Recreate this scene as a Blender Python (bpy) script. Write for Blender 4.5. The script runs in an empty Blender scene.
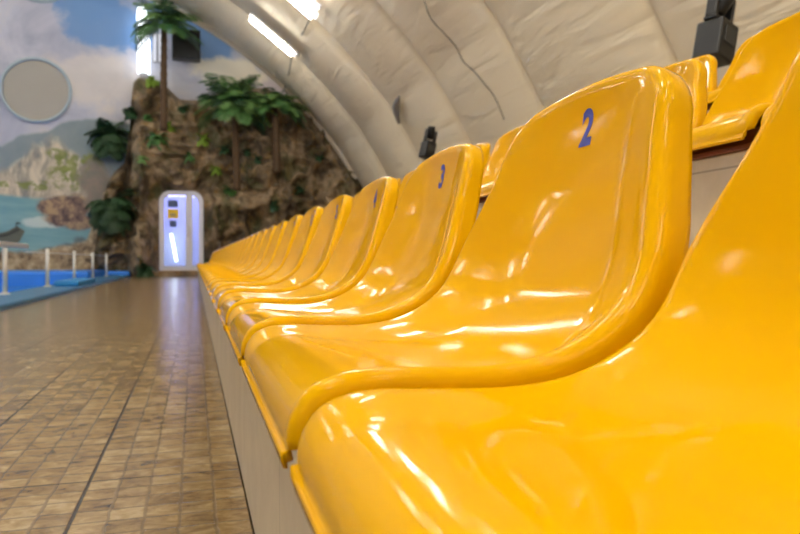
import bpy, bmesh, math, random
from mathutils import Vector, Matrix, noise
from mathutils.bvhtree import BVHTree
random.seed(7)
SC = bpy.context.scene
COL = SC.collection
PI = math.pi
H = 0.45                       # eye height above the poolside floor
F = 690.0
TH = math.atan(206 / F); CT, ST = math.cos(TH), math.sin(TH)

def at(px, py, Y):             # photo pixel -> point on the plane y = Y
    u = (px - 400) / F; v = (260 - py) / F
    r = Vector((ST + u * CT, CT - u * ST, v)); k = Y / r.y
    return Vector((r.x * k, Y, r.z * k + H))

# ------------------------------------------------------------------ materials
def new_mat(name):
    m = bpy.data.materials.new(name); m.use_nodes = True
    nt = m.node_tree; b = nt.nodes['Principled BSDF']
    return m, nt, b

def N(nt, kind, **kw):
    n = nt.nodes.new(kind)
    for k, v in kw.items():
        if k in ('operation', 'blend_type', 'data_type', 'noise_dimensions', 'feature', 'wave_type', 'bands_direction', 'interpolation_type', 'distance', 'clamp', 'use_clamp'):
            setattr(n, k, v)
        else:
            n.inputs[k].default_value = v
    return n

def simple(name, col, rough=.5, metal=0, noise_amt=.08, scale=20, bump=0, coat=0, spec=.5):
    m, nt, b = new_mat(name)
    tc = N(nt, 'ShaderNodeTexCoord'); nz = N(nt, 'ShaderNodeTexNoise', Scale=scale, Detail=4)
    nt.links.new(tc.outputs['Object'], nz.inputs['Vector'])
    mr = N(nt, 'ShaderNodeMapRange'); mr.inputs['To Min'].default_value = 1 - noise_amt; mr.inputs['To Max'].default_value = 1 + noise_amt
    nt.links.new(nz.outputs['Fac'], mr.inputs['Value'])
    mx = N(nt, 'ShaderNodeVectorMath', operation='SCALE'); mx.inputs[0].default_value = col[:3]
    nt.links.new(mr.outputs['Result'], mx.inputs['Scale']); nt.links.new(mx.outputs[0], b.inputs['Base Color'])
    b.inputs['Roughness'].default_value = rough; b.inputs['Metallic'].default_value = metal
    b.inputs['Coat Weight'].default_value = coat; b.inputs['Specular IOR Level'].default_value = spec
    if bump:
        bp = N(nt, 'ShaderNodeBump', Strength=bump, Distance=.02)
        nt.links.new(nz.outputs['Fac'], bp.inputs['Height']); nt.links.new(bp.outputs[0], b.inputs['Normal'])
    return m

def emis(name, col, s):
    m, nt, b = new_mat(name)
    b.inputs['Base Color'].default_value = (.8, .8, .8, 1)
    b.inputs['Emission Color'].default_value = (*col, 1); b.inputs['Emission Strength'].default_value = s
    return m

def math_n(nt, op, a, b=None, c=None, clamp=False):
    n = nt.nodes.new('ShaderNodeMath'); n.operation = op; n.use_clamp = clamp
    for i, v in enumerate((a, b, c)):
        if v is None: continue
        if isinstance(v, (int, float)): n.inputs[i].default_value = v
        else: nt.links.new(v, n.inputs[i])
    return n.outputs[0]

def mixc(nt, fac, a, b):
    n = nt.nodes.new('ShaderNodeMix'); n.data_type = 'RGBA'
    for sock, v in ((n.inputs[0], fac), (n.inputs[6], a), (n.inputs[7], b)):
        if isinstance(v, (int, float)): sock.default_value = v
        elif isinstance(v, tuple): sock.default_value = (*v[:3], 1)
        else: nt.links.new(v, sock)
    return n.outputs[2]

def noise_n(nt, vec, scale, detail=4, rough=.55, dist=0):
    n = N(nt, 'ShaderNodeTexNoise', Scale=scale, Detail=detail, Roughness=rough, Distortion=dist)
    nt.links.new(vec, n.inputs['Vector']); return n.outputs['Fac']

def ramp(nt, fac, stops, interp='LINEAR'):
    n = nt.nodes.new('ShaderNodeValToRGB'); cr = n.color_ramp; cr.interpolation = interp
    while len(cr.elements) > 1: cr.elements.remove(cr.elements[-1])
    cr.elements[0].position = stops[0][0]; cr.elements[0].color = (*stops[0][1], 1)
    for p, c in stops[1:]:
        e = cr.elements.new(p); e.color = (*c, 1)
    nt.links.new(fac, n.inputs[0]); return n.outputs[0]

def srgb(r, g, b):
    f = lambda v: (v / 255 / 12.92) if v / 255 <= .04045 else ((v / 255 + .055) / 1.055) ** 2.4
    return (f(r), f(g), f(b))

# glossy yellow plastic of the seats
def seat_mat():
    m, nt, b = new_mat('yellow_plastic')
    tc = N(nt, 'ShaderNodeTexCoord')
    oi = nt.nodes.new('ShaderNodeObjectInfo')
    f = noise_n(nt, tc.outputs['Object'], 14, 5)
    c = mixc(nt, f, (.725, .370, .0002), (.755, .398, .0002))
    b.inputs['Roughness'].default_value = .085
    nt.links.new(c, b.inputs['Base Color'])
    b.inputs['Specular IOR Level'].default_value = .11
    b.inputs['Specular Tint'].default_value = (1, .88, .6, 1)
    b.inputs['Coat Weight'].default_value = 0; b.inputs['Coat Roughness'].default_value = .05
    b.inputs['Subsurface Weight'].default_value = 0
    f2 = noise_n(nt, tc.outputs['Object'], 30, 2)
    bp = N(nt, 'ShaderNodeBump', Strength=.012, Distance=.003)
    nt.links.new(f2, bp.inputs['Height']); nt.links.new(bp.outputs[0], b.inputs['Normal'])
    return m

def floor_mat():
    m, nt, b = new_mat('stone_look_tiles')
    tc = N(nt, 'ShaderNodeTexCoord'); sep = N(nt, 'ShaderNodeSeparateXYZ')
    nt.links.new(tc.outputs['Object'], sep.inputs[0])
    X, Y = sep.outputs[0], sep.outputs[1]
    # large tiles 0.30, small stones 0.06
    def edge(v, size, off, w):
        a = math_n(nt, 'MULTIPLY', math_n(nt, 'ADD', v, off), 1 / size)
        fr = math_n(nt, 'FRACT', a)
        d = math_n(nt, 'ABSOLUTE', math_n(nt, 'SUBTRACT', fr, .5))     # .5 at the joint
        mr = N(nt, 'ShaderNodeMapRange'); mr.interpolation_type = 'SMOOTHSTEP'
        nt.links.new(d, mr.inputs['Value'])
        mr.inputs['From Min'].default_value = .5 - w / size; mr.inputs['From Max'].default_value = .5 - .35 * w / size
        return mr.outputs[0]
    nzv = N(nt, 'ShaderNodeTexNoise', Scale=26.0, Detail=4); nt.links.new(tc.outputs['Object'], nzv.inputs['Vector'])
    wob = math_n(nt, 'MULTIPLY', math_n(nt, 'SUBTRACT', nzv.outputs['Fac'], .5), .012)
    XW = math_n(nt, 'ADD', X, wob); YW = math_n(nt, 'ADD', Y, wob)
    ox, oy = FLOOR_OFF
    bx_ = edge(X, .30, ox, .0045); by_ = math_n(nt, 'MAXIMUM', math_n(nt, 'MULTIPLY', edge(Y, .30, oy, .003), math_n(nt, 'LESS_THAN', X, -ox)), edge(Y, .60, oy + YSH, .003))
    big = math_n(nt, 'MAXIMUM', bx_, by_)
    sm = math_n(nt, 'MAXIMUM', edge(XW, .06, ox, .004), edge(YW, .06, oy, .004))
    # one tone per small stone
    cx = math_n(nt, 'FLOOR', math_n(nt, 'MULTIPLY', math_n(nt, 'ADD', XW, ox), 1 / .06))
    cy = math_n(nt, 'FLOOR', math_n(nt, 'MULTIPLY', math_n(nt, 'ADD', YW, oy), 1 / .06))
    cmb = N(nt, 'ShaderNodeCombineXYZ'); nt.links.new(cx, cmb.inputs[0]); nt.links.new(cy, cmb.inputs[1])
    wn = N(nt, 'ShaderNodeTexWhiteNoise'); nt.links.new(cmb.outputs[0], wn.inputs['Vector'])
    mp = N(nt, 'ShaderNodeMapping'); mp.inputs['Scale'].default_value = (1, 1.5, 1)
    nt.links.new(tc.outputs['Object'], mp.inputs[0])
    st = noise_n(nt, mp.outputs[0], 22, 7, .68, .6)
    tone = math_n(nt, 'ADD', math_n(nt, 'MULTIPLY', wn.outputs['Value'], .20), math_n(nt, 'MULTIPLY', st, .88))
    c = ramp(nt, tone, [(.30, srgb(82, 62, 36)), (.45, srgb(124, 100, 62)), (.58, srgb(144, 120, 80)), (.80, srgb(170, 150, 112))])
    c = mixc(nt, math_n(nt, 'MULTIPLY', sm, .65), c, srgb(100, 84, 60))
    c = mixc(nt, big, c, srgb(52, 38, 26))
    nt.links.new(c, b.inputs['Base Color'])
    rr = math_n(nt, 'ADD', math_n(nt, 'MULTIPLY', st, .22), .09)
    nt.links.new(rr, b.inputs['Roughness'])
    hgt = math_n(nt, 'SUBTRACT', math_n(nt, 'MULTIPLY', st, .35), math_n(nt, 'ADD', math_n(nt, 'MULTIPLY', sm, .5), big))
    bp = N(nt, 'ShaderNodeBump', Strength=.6, Distance=.003)
    nt.links.new(hgt, bp.inputs['Height']); nt.links.new(bp.outputs[0], b.inputs['Normal'])
    b.inputs['Specular IOR Level'].default_value = .3
    return m

def riser_mat():
    m, nt, b = new_mat('pale_ceramic_tiles')
    tc = N(nt, 'ShaderNodeTexCoord'); sep = N(nt, 'ShaderNodeSeparateXYZ')
    nt.links.new(tc.outputs['Object'], sep.inputs[0])
    f = noise_n(nt, tc.outputs['Object'], 6, 6, .6, .8)
    c = ramp(nt, f, [(.3, srgb(196, 180, 154)), (.7, srgb(222, 208, 184))])
    def joint(v, size, off):
        fr = math_n(nt, 'FRACT', math_n(nt, 'MULTIPLY', math_n(nt, 'ADD', v, off), 1 / size))
        return math_n(nt, 'GREATER_THAN', math_n(nt, 'ABSOLUTE', math_n(nt, 'SUBTRACT', fr, .5)), .5 - .002 / size)
    j = math_n(nt, 'MAXIMUM', joint(sep.outputs[1], .60, .4), joint(sep.outputs[2], .349, .078))
    c = mixc(nt, math_n(nt, 'MULTIPLY', j, .55), c, srgb(120, 108, 92))
    nt.links.new(c, b.inputs['Base Color']); b.inputs['Roughness'].default_value = .28
    return m

def vault_mat():
    m, nt, b = new_mat('cream_membrane')
    tc = N(nt, 'ShaderNodeTexCoord')
    at_ = nt.nodes.new('ShaderNodeUVMap')
    f = noise_n(nt, tc.outputs['Object'], .7, 4)
    c = mixc(nt, f, srgb(236, 220, 190), srgb(242, 229, 204))
    mp = N(nt, 'ShaderNodeMapping'); mp.inputs['Scale'].default_value = (20, .9, 1)   # short gathers that run across the seams
    nt.links.new(at_.outputs[0], mp.inputs[0])
    w = noise_n(nt, mp.outputs[0], 1.0, 2, .45, .6)
    f3 = noise_n(nt, tc.outputs['Object'], 1.6, 3)
    msk = math_n(nt, 'MULTIPLY', math_n(nt, 'SUBTRACT', f3, .46), 4.0, clamp=True)
    nt.links.new(c, b.inputs['Base Color']); b.inputs['Roughness'].default_value = .55
    b.inputs['Specular IOR Level'].default_value = .25
    bp = N(nt, 'ShaderNodeBump', Strength=.6, Distance=.08)
    nt.links.new(math_n(nt, 'MULTIPLY', math_n(nt, 'SUBTRACT', w, .45), math_n(nt, 'ADD', msk, .5)), bp.inputs['Height']); nt.links.new(bp.outputs[0], b.inputs['Normal'])
    return m

def rock_mat():
    m, nt, b = new_mat('artificial_rock')
    tc = N(nt, 'ShaderNodeTexCoord')
    a = noise_n(nt, tc.outputs['Object'], 1.1, 6, .62, .6)
    g = noise_n(nt, tc.outputs['Object'], 3.2, 5, .6)
    c = ramp(nt, a, [(.32, srgb(54, 44, 32)), (.45, srgb(104, 86, 64)), (.54, srgb(142, 120, 92)), (.68, srgb(182, 160, 130))])
    oc = ramp(nt, g, [(.54, (0, 0, 0)), (.68, (1, 1, 1))])
    c = mixc(nt, math_n(nt, 'MULTIPLY', oc, .6), c, srgb(160, 120, 50))
    k = noise_n(nt, tc.outputs['Object'], 2.3, 4, .6, .3)
    dk = ramp(nt, k, [(.33, (1, 1, 1)), (.45, (0, 0, 0))])
    c = mixc(nt, math_n(nt, 'MULTIPLY', dk, .75), c, srgb(52, 44, 28))
    gr = noise_n(nt, tc.outputs['Object'], 1.7, 3)
    gm = ramp(nt, gr, [(.50, (0, 0, 0)), (.62, (1, 1, 1))])
    c = mixc(nt, math_n(nt, 'MULTIPLY', gm, .62), c, srgb(74, 78, 36))
    nt.links.new(c, b.inputs['Base Color']); b.inputs['Roughness'].default_value = .6
    bp = N(nt, 'ShaderNodeBump', Strength=1.0, Distance=.14)
    nt.links.new(g, bp.inputs['Height']); nt.links.new(bp.outputs[0], b.inputs['Normal'])
    return m

YW = 20.7        # painted end wall
def mural_mat():
    m, nt, b = new_mat('painted_mural')
    tc = N(nt, 'ShaderNodeTexCoord'); sep = N(nt, 'ShaderNodeSeparateXYZ')
    vec = tc.outputs['Object']; nt.links.new(vec, sep.inputs[0])
    X, Z = sep.outputs[0], sep.outputs[2]
    X0, X1 = -16.0, 7.0
    def curve(pts):                                   # pixel outline -> height over x
        ps = sorted([((at(px, py, YW).x - X0) / (X1 - X0), at(px, py, YW).z / 10) for px, py in pts])
        fac = math_n(nt, 'MULTIPLY', math_n(nt, 'SUBTRACT', X, X0), 1 / (X1 - X0))
        col = ramp(nt, fac, [(p, (z, z, z)) for p, z in ps])
        return math_n(nt, 'MULTIPLY', col, 10.0)
    big = noise_n(nt, vec, .55, 6, .6, .5); mid = noise_n(nt, vec, 1.6, 5, .6, .4); fine = noise_n(nt, vec, 5, 5, .6)
    def below(cv, wob, amt, soft):
        d = math_n(nt, 'SUBTRACT', math_n(nt, 'ADD', cv, math_n(nt, 'MULTIPLY', math_n(nt, 'SUBTRACT', wob, .5), amt)), Z)
        return math_n(nt, 'MULTIPLY', d, 1 / soft, clamp=True)
    def blob(px, py, rx, ry, amt=1.0):
        p = at(px, py, YW); k = YW / F
        dx = math_n(nt, 'MULTIPLY', math_n(nt, 'SUBTRACT', X, p.x), 1 / (rx * k)); dz = math_n(nt, 'MULTIPLY', math_n(nt, 'SUBTRACT', Z, p.z), 1 / (ry * k))
        r = math_n(nt, 'SQRT', math_n(nt, 'ADD', math_n(nt, 'MULTIPLY', dx, dx), math_n(nt, 'MULTIPLY', dz, dz)))
        r = math_n(nt, 'ADD', r, math_n(nt, 'MULTIPLY', math_n(nt, 'SUBTRACT', mid, .5), amt * 1.6))
        return math_n(nt, 'MULTIPLY', math_n(nt, 'SUBTRACT', 1.15, r), 2.6, clamp=True)
    cloud = ramp(nt, big, [(.3, srgb(150, 152, 172)), (.5, srgb(188, 188, 200)), (.7, srgb(208, 200, 198))])
    c = cloud
    for q in ((112, 22, 42, 26), (135, 40, 18, 12), (215, 45, 22, 26), (185, 15, 34, 22), (90, 5, 30, 15)):
        c = mixc(nt, math_n(nt, 'MULTIPLY', blob(*q), .95), c, srgb(104, 142, 190))
    c = mixc(nt, math_n(nt, 'MULTIPLY', blob(290, 110, 60, 40), .6), c, srgb(196, 178, 176))
    c = mixc(nt, math_n(nt, 'MULTIPLY', blob(230, 72, 36, 14), .9), c, srgb(232, 222, 200))
    c = mixc(nt, math_n(nt, 'MULTIPLY', blob(90, 82, 50, 26), .6), c, srgb(220, 208, 196))
    # mountains
    ridge = curve([(-260, 150), (-120, 120), (0, 146), (22, 134), (50, 130), (62, 122), (78, 119), (100, 118), (135, 124), (330, 130)])
    mt = mixc(nt, mid, srgb(112, 130, 138), srgb(150, 158, 158))
    c = mixc(nt, below(ridge, fine, .12, .08), c, mt)
    mpv = N(nt, 'ShaderNodeMapping', Scale=(2.2, 1, .8)); mpv.inputs['Rotation'].default_value = (0, .5, 0); nt.links.new(vec, mpv.inputs[0])
    strk = noise_n(nt, mpv.outputs[0], 1.5, 6, .62, .5)
    cliffc = ramp(nt, strk, [(.36, srgb(120, 122, 118)), (.48, srgb(178, 164, 144)), (.6, srgb(222, 206, 180))])
    cl = curve([(-260, 158), (-120, 140), (0, 166), (20, 158), (34, 140), (52, 134), (64, 142), (70, 150), (84, 156), (100, 170), (135, 190), (330, 190)])
    c = mixc(nt, math_n(nt, 'MULTIPLY', below(cl, mid, .7, .25), .92), c, cliffc)
    dots = ramp(nt, noise_n(nt, vec, 4.2, 4, .6), [(.44, (0, 0, 0)), (.52, (1, 1, 1))])
    for q in ((60, 155, 10, 6), (76, 160, 16, 6), (78, 178, 18, 13), (40, 186, 22, 4), (60, 172, 10, 10), (8, 184, 14, 3), (92, 170, 12, 14)):
        c = mixc(nt, math_n(nt, 'MULTIPLY', math_n(nt, 'MULTIPLY', blob(*q), dots), .85), c, mixc(nt, fine, srgb(84, 100, 44), srgb(150, 156, 76)))
    # sea
    shore = curve([(-260, 186), (0, 193), (30, 196), (60, 198), (100, 200), (330, 200)])
    sea = mixc(nt, noise_n(nt, (lambda mp: (nt.links.new(vec, mp.inputs[0]), mp.outputs[0])[1])(N(nt, 'ShaderNodeMapping', Scale=(.6, 1, 3.2))), 1.6, 5, .6, .4), srgb(78, 132, 156), srgb(158, 198, 192))
    c = mixc(nt, below(shore, fine, .08, .1), c, sea)
    c = mixc(nt, math_n(nt, 'MULTIPLY', blob(45, 222, 18, 5), .7), c, srgb(220, 226, 216))
    # headland rocks, right-hand shore
    rk = ramp(nt, fine, [(.38, srgb(92, 74, 70)), (.5, srgb(134, 108, 94)), (.62, srgb(176, 148, 112))])
    rkm = blob(50, 207, 12, 8)
    for q in ((64, 204, 14, 9), (66, 216, 18, 9), (80, 222, 14, 7), (78, 205, 12, 12)): rkm = math_n(nt, 'MAXIMUM', rkm, blob(*q))
    c = mixc(nt, rkm, c, rk)
    c = mixc(nt, blob(98, 186, 16, 22), c, mixc(nt, fine, srgb(96, 112, 100), srgb(160, 132, 120)))
    for q in ((50, 252, 9, 5), (68, 250, 10, 7), (80, 246, 8, 8), (58, 262, 12, 5)): c = mixc(nt, math_n(nt, 'MULTIPLY', blob(*q), .6), c, srgb(96, 76, 62))
    beach = curve([(-260, 256), (0, 250), (35, 250), (55, 246), (75, 244), (88, 238), (96, 210), (110, 180), (140, 160), (330, 150)])
    bc = ramp(nt, fine, [(.36, srgb(98, 80, 62)), (.5, srgb(166, 142, 110)), (.66, srgb(204, 184, 150))])
    c = mixc(nt, below(beach, mid, .5, .12), c, bc)
    nt.links.new(c, b.inputs['Base Color']); b.inputs['Roughness'].default_value = .7
    return m

def water_mat():
    m, nt, b = new_mat('pool_water')
    tc = N(nt, 'ShaderNodeTexCoord')
    f = noise_n(nt, tc.outputs['Object'], 3, 3)
    c = mixc(nt, f, srgb(24, 104, 200), srgb(44, 136, 222))
    nt.links.new(c, b.inputs['Base Color']); b.inputs['Roughness'].default_value = .06
    bp = N(nt, 'ShaderNodeBump', Strength=.25, Distance=.02)
    nt.links.new(f, bp.inputs['Height']); nt.links.new(bp.outputs[0], b.inputs['Normal'])
    return m

YSH = 0.3
FLOOR_OFF = (.205, -.02)
M = {}
M['seat'] = seat_mat(); M['floor'] = floor_mat(); M['riser'] = riser_mat(); M['vault'] = vault_mat()
M['rock'] = rock_mat(); M['mural'] = mural_mat(); M['water'] = water_mat()
M['blue_ink'] = simple('blue_ink', srgb(34, 44, 150), .4, noise_amt=.05)
M['board'] = simple('red_brown_board', srgb(120, 62, 30), .5, noise_amt=.2, scale=30)
M['steel'] = simple('brushed_steel', srgb(226, 222, 214), .3, .45)
M['coping'] = simple('blue_green_coping', srgb(36, 104, 150), .35, noise_amt=.15, scale=3)
M['blue'] = simple('bright_blue_liner', srgb(44, 130, 232), .35, noise_amt=.1, scale=4)
M['foam'] = simple('blue_foam', srgb(30, 130, 200), .5)
M['black'] = simple('black_plastic', srgb(14, 14, 16), .4)
M['dark_metal'] = simple('dark_grey_metal', srgb(58, 60, 62), .35, .4)
M['lens'] = simple('dark_glass', srgb(20, 22, 30), .05)
M['leaf'] = simple('palm_leaf', srgb(74, 118, 60), .5, noise_amt=.45, scale=2.5)
M['leaf_dark'] = simple('dark_leaf', srgb(44, 76, 44), .5, noise_amt=.4, scale=3)
M['leaf_mid'] = simple('mid_green_leaf', srgb(112, 150, 84), .45, noise_amt=.35, scale=3)
M['leaf_light'] = simple('light_leaf', srgb(130, 160, 56), .5, noise_amt=.3, scale=3)
M['trunk'] = simple('palm_trunk', srgb(84, 62, 40), .8, noise_amt=.4, scale=14, bump=.6)
M['white'] = simple('white_frame', srgb(226, 224, 232), .4, noise_amt=.03)
M['grey'] = simple('pale_grey_metal', srgb(150, 148, 150), .5)
M['beige'] = simple('beige_porthole', srgb(158, 152, 142), .45, noise_amt=.06, scale=2)
M['rim'] = simple('pale_blue_rim', srgb(160, 176, 186), .35)
M['yellow_sign'] = simple('yellow_sign', srgb(250, 205, 30), .5)
M['sticker'] = simple('grey_blue_sticker', srgb(70, 86, 120), .5)
M['cable'] = simple('brown_cable', srgb(92, 80, 66), .6)
M['cream_trim'] = simple('cream_edge', srgb(226, 212, 190), .5, noise_amt=.04)
M['boat'] = simple('painted_boat', srgb(98, 100, 88), .7, noise_amt=.2, scale=4)
M['boat_in'] = simple('painted_boat_inside', srgb(60, 62, 56), .7)
M['tube'] = emis('lit_tube', (1.0, .955, .84), 44)
M['lamp'] = emis('lit_lamp', (.86, .93, 1.0), 2.2)
M['room_blue'] = simple('pale_room_paint', srgb(214, 222, 232), .6)
mg, ng, bg = new_mat('clear_glass'); bg.inputs['Transmission Weight'].default_value = 1; bg.inputs['Roughness'].default_value = .03; bg.inputs['IOR'].default_value = 1.1
M['glass'] = mg

# ------------------------------------------------------------------ mesh helpers
def link(name, bm, mat, parent=None, smooth=False, loc=None):
    me = bpy.data.meshes.new(name)
    bm.normal_update(); bm.to_mesh(me); bm.free()
    if mat: me.materials.append(mat)
    if smooth:
        for p in me.polygons: p.use_smooth = True
    o = bpy.data.objects.new(name, me); COL.objects.link(o)
    if parent: o.parent = parent
    if loc is not None: o.location = loc
    return o
def empty(name, loc):
    o = bpy.data.objects.new(name, None); COL.objects.link(o); o.location = loc; o.empty_display_size = .1; return o
def tag(o, label=None, cat=None, group=None, kind=None):
    if label: o['label'] = label
    if cat: o['category'] = cat
    if group: o['group'] = group
    if kind: o['kind'] = kind
    return o
def box(bm, x0, x1, y0, y1, z0, z1, bev=0, rot=None):
    r = bmesh.ops.create_cube(bm, size=1)
    vs = r['verts']
    bmesh.ops.scale(bm, vec=(x1 - x0, y1 - y0, z1 - z0), verts=vs)
    if bev:
        es = list({e for v in vs for e in v.link_edges})
        rr = bmesh.ops.bevel(bm, geom=es, offset=bev, segments=3, affect='EDGES', profile=.5)
        vs = list({v for f in rr['faces'] for v in f.verts} | {v for v in vs if v.is_valid})
    if rot: bmesh.ops.rotate(bm, cent=(0, 0, 0), matrix=rot, verts=vs)
    bmesh.ops.translate(bm, vec=((x0 + x1) / 2, (y0 + y1) / 2, (z0 + z1) / 2), verts=vs)
    return vs
def tube(bm, pts, r, n=10, cap=True):
    pts = [Vector(p) for p in pts]; rs = r if isinstance(r, (list, tuple)) else [r] * len(pts)
    rings = []; up = None
    for i, p in enumerate(pts):
        d = (pts[min(i + 1, len(pts) - 1)] - pts[max(i - 1, 0)]).normalized()
        if up is None: up = d.orthogonal().normalized()
        up = (up - d * up.dot(d)).normalized(); s = d.cross(up)
        rings.append([bm.verts.new(p + (up * math.cos(2 * PI * k / n) + s * math.sin(2 * PI * k / n)) * rs[i]) for k in range(n)])
    for a, b in zip(rings, rings[1:]):
        for k in range(n): bm.faces.new((a[k], a[(k + 1) % n], b[(k + 1) % n], b[k]))
    if cap: bm.faces.new(rings[0][::-1]); bm.faces.new(rings[-1])
def catmull(pts, n):
    P = [Vector(p) for p in pts]; P = [2 * P[0] - P[1]] + P + [2 * P[-1] - P[-2]]; out = []
    for i in range(1, len(P) - 2):
        for k in range(n):
            t = k / n; a, b, c, d = P[i - 1:i + 3]
            out.append(.5 * ((2 * b) + (c - a) * t + (2 * a - 5 * b + 4 * c - d) * t * t + (3 * b - a - 3 * c + d) * t ** 3))
    out.append(P[-2]); return out

# ------------------------------------------------------------------ the seat
PITCH = .467
PROFILE = [(.004, .000), (.001, .012), (.004, .028), (.014, .043), (.032, .052), (.060, .0555), (.100, .054), (.150, .053), (.195, .059),
           (.236, .076), (.268, .102), (.290, .138), (.307, .180), (.325, .228), (.342, .278), (.358, .328)]
def build_profile():
    pts = catmull([(x, z, 0) for x, z in PROFILE], 12)
    L = [0]
    for a, b in zip(pts, pts[1:]): L.append(L[-1] + (b - a).length)
    return pts, L
PP, PL = build_profile(); LT = PL[-1]
def prof(l):
    l = max(0, min(LT, l))
    lo, hi = 0, len(PL) - 1
    while hi - lo > 1:
        m_ = (lo + hi) // 2
        if PL[m_] <= l: lo = m_
        else: hi = m_
    k = (l - PL[lo]) / (PL[hi] - PL[lo]); p = PP[lo].lerp(PP[hi], k)
    a = PP[max(lo - 2, 0)]; b = PP[min(hi + 2, len(PP) - 1)]
    t = (b - a).normalized()
    return p, t
def sstep(x): x = max(0, min(1, x)); return x * x * (3 - 2 * x)
def lerp_tab(z, tab):
    if z <= tab[0][0]: return tab[0][1]
    for (a, va), (b, vb) in zip(tab, tab[1:]):
        if z <= b:
            k = (z - a) / (b - a); return va + (vb - va) * k
    return tab[-1][1]
def hw(l):
    z = prof(l)[0].y
    if l < LT * .5: return .2155
    return lerp_tab(z, [(.056, .2155), (.08, .2145), (.11, .210), (.14, .203), (.17, .190), (.20, .176), (.23, .163), (.26, .153), (.29, .146), (.33, .141)])
def seat_point(l, t):
    """surface of the moulded shell: x back, y across, z up, origin at the foot of the front lip"""
    p, tan = prof(l)
    n = Vector((-tan.y, tan.x))          # towards the sitter: (x,z)
    if n.y < 0 and False: n = -n
    k = l / LT
    dish = lerp_tab(k, [(0, .0), (.03, .003), (.08, .008), (.2, .010), (.45, .013), (.6, .013), (.8, .009), (.94, .006), (1, .001)])
    gen = lerp_tab(k, [(0, .0), (.15, .0), (.3, .004), (.5, .013), (.8, .017), (1, .006)])
    wide = lerp_tab(k, [(0, .12), (.2, .14), (.4, .22), (.6, .4), (1, .55)])
    if t > 0: wide *= 2.2
    e = (1 - abs(t)) / min(wide, .8)
    skew = lerp_tab(k, [(0, .0005), (.06, .002), (.2, .0045), (.5, .005), (.7, .0025), (1, 0)])   # one side edge sits a little proud of its neighbour
    off = -dish * sstep(e) - gen * (1 - t * t) - skew * t
    # the front rolls over lower in its middle than at its ends
    return Vector((p.x + n.x * off, t * (hw(l) + .008 * sstep((p.y - .06) / .1)) + .009 * sstep((p.y - .06) / .1), p.y + n.y * off)), Vector((n.x, 0, n.y))
def l_top(t):
    a = abs(t); d = .011 * (a / .75) ** 2 if a < .75 else .011 + .03 * (a - .75)
    t0 = .68
    if a > t0: d += .040 * (1 - math.sqrt(max(0, 1 - ((a - t0) / (1 - t0)) ** 2)))
    return LT - d
def l_bot(t):
    a = abs(t); t0 = .97
    return .008 * (1 - math.sqrt(max(0, 1 - ((a - t0) / (1 - t0)) ** 2))) if a > t0 else 0.0
def seat_mesh():
    bm = bmesh.new()
    NT, NL = 52, 74
    ts = []
    for j in range(NT + 1):
        q = -1 + 2 * j / NT
        ts.append(math.sin(q * PI / 2) * .55 + q * .45)
    ts[0], ts[-1] = -1, 1
    g = [[None] * (NT + 1) for _ in range(NL + 1)]; nr = {}
    for i in range(NL + 1):
        for j, t in enumerate(ts):
            v = i / NL; l = l_bot(t) + v * (l_top(t) - l_bot(t))
            p, n = seat_point(l, t)
            g[i][j] = bm.verts.new(p)
            nr[g[i][j]] = (p, n, l)
    for i in range(NL):
        for j in range(NT):
            bm.faces.new((g[i][j], g[i + 1][j], g[i + 1][j + 1], g[i][j + 1]))
    # rolled edge along both sides and the top
    loop = [g[i][0] for i in range(NL + 1)] + [g[NL][j] for j in range(1, NT + 1)] + [g[i][NT] for i in range(NL - 1, -1, -1)]
    P = [nr[v][0] for v in loop]; m_ = len(loop)
    prev = loop
    rad = .0065
    rings = [(math.radians(a), 0) for a in (22, 45, 68, 90)] + [(PI / 2, .35), (PI / 2, .7), (PI / 2, 1)]
    dirs = []
    for i in range(m_):
        a = P[max(i - 1, 0)]; b = P[min(i + 1, m_ - 1)]; t_ = (b - a).normalized(); n = nr[loop[i]][1]
        o = n.cross(t_).normalized()
        if o.dot(Vector((0, P[i].y, 0)) + (Vector((.3, 0, 1)) * .05 if i > NL and i < NL + NT else Vector())) < 0: o = -o
        dirs.append(o)
    for it in range(3):
        dirs = [dirs[0]] + [(dirs[i - 1] + dirs[i] * 2 + dirs[i + 1]).normalized() for i in range(1, m_ - 1)] + [dirs[-1]]
    for ang, dep in rings:
        cur = []
        for i in range(m_):
            n = nr[loop[i]][1]; l = nr[loop[i]][2]
            depth = lerp_tab(l / LT, [(0, .002), (.1, .008), (.2, .012), (.45, .014), (.6, .018), (.8, .020), (1, .014)])
            rr = lerp_tab(l / LT, [(0, .008), (.04, .011), (.5, .0125), (.7, .014), (.9, .013), (1, .010)])
            cur.append(bm.verts.new(P[i] + dirs[i] * (rr * math.sin(ang)) - n * (rr * (1 - math.cos(ang)) + depth * dep)))
        for i in range(m_ - 1):
            bm.faces.new((prev[i], cur[i], cur[i + 1], prev[i + 1]))
        prev = cur
    # thin turned-out lip under the front
    pr = [g[0][j] for j in range(NT + 1)]
    for dx, dz in ((-.0015, -.0005), (-.0038, -.0005), (-.0045, -.002), (-.0045, -.007)):
        cur = [bm.verts.new(nr[g[0][j]][0] + Vector((dx, 0, dz))) for j in range(NT + 1)]
        for j in range(NT): bm.faces.new((pr[j], pr[j + 1], cur[j + 1], cur[j]))
        pr = cur
    bmesh.ops.recalc_face_normals(bm, faces=bm.faces[:])
    return bm
sbm = seat_mesh()
SEAT_BVH = BVHTree.FromBMesh(sbm)
X0, Z0 = .0585, H - .134          # front lip of the front row
ROW_DX, ROW_DZ = .85, .349
def seat_loc(row, i): return Vector((X0 + row * ROW_DX, .211 + (.04 if row else 0) + i * PITCH, Z0 + row * ROW_DZ))

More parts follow.
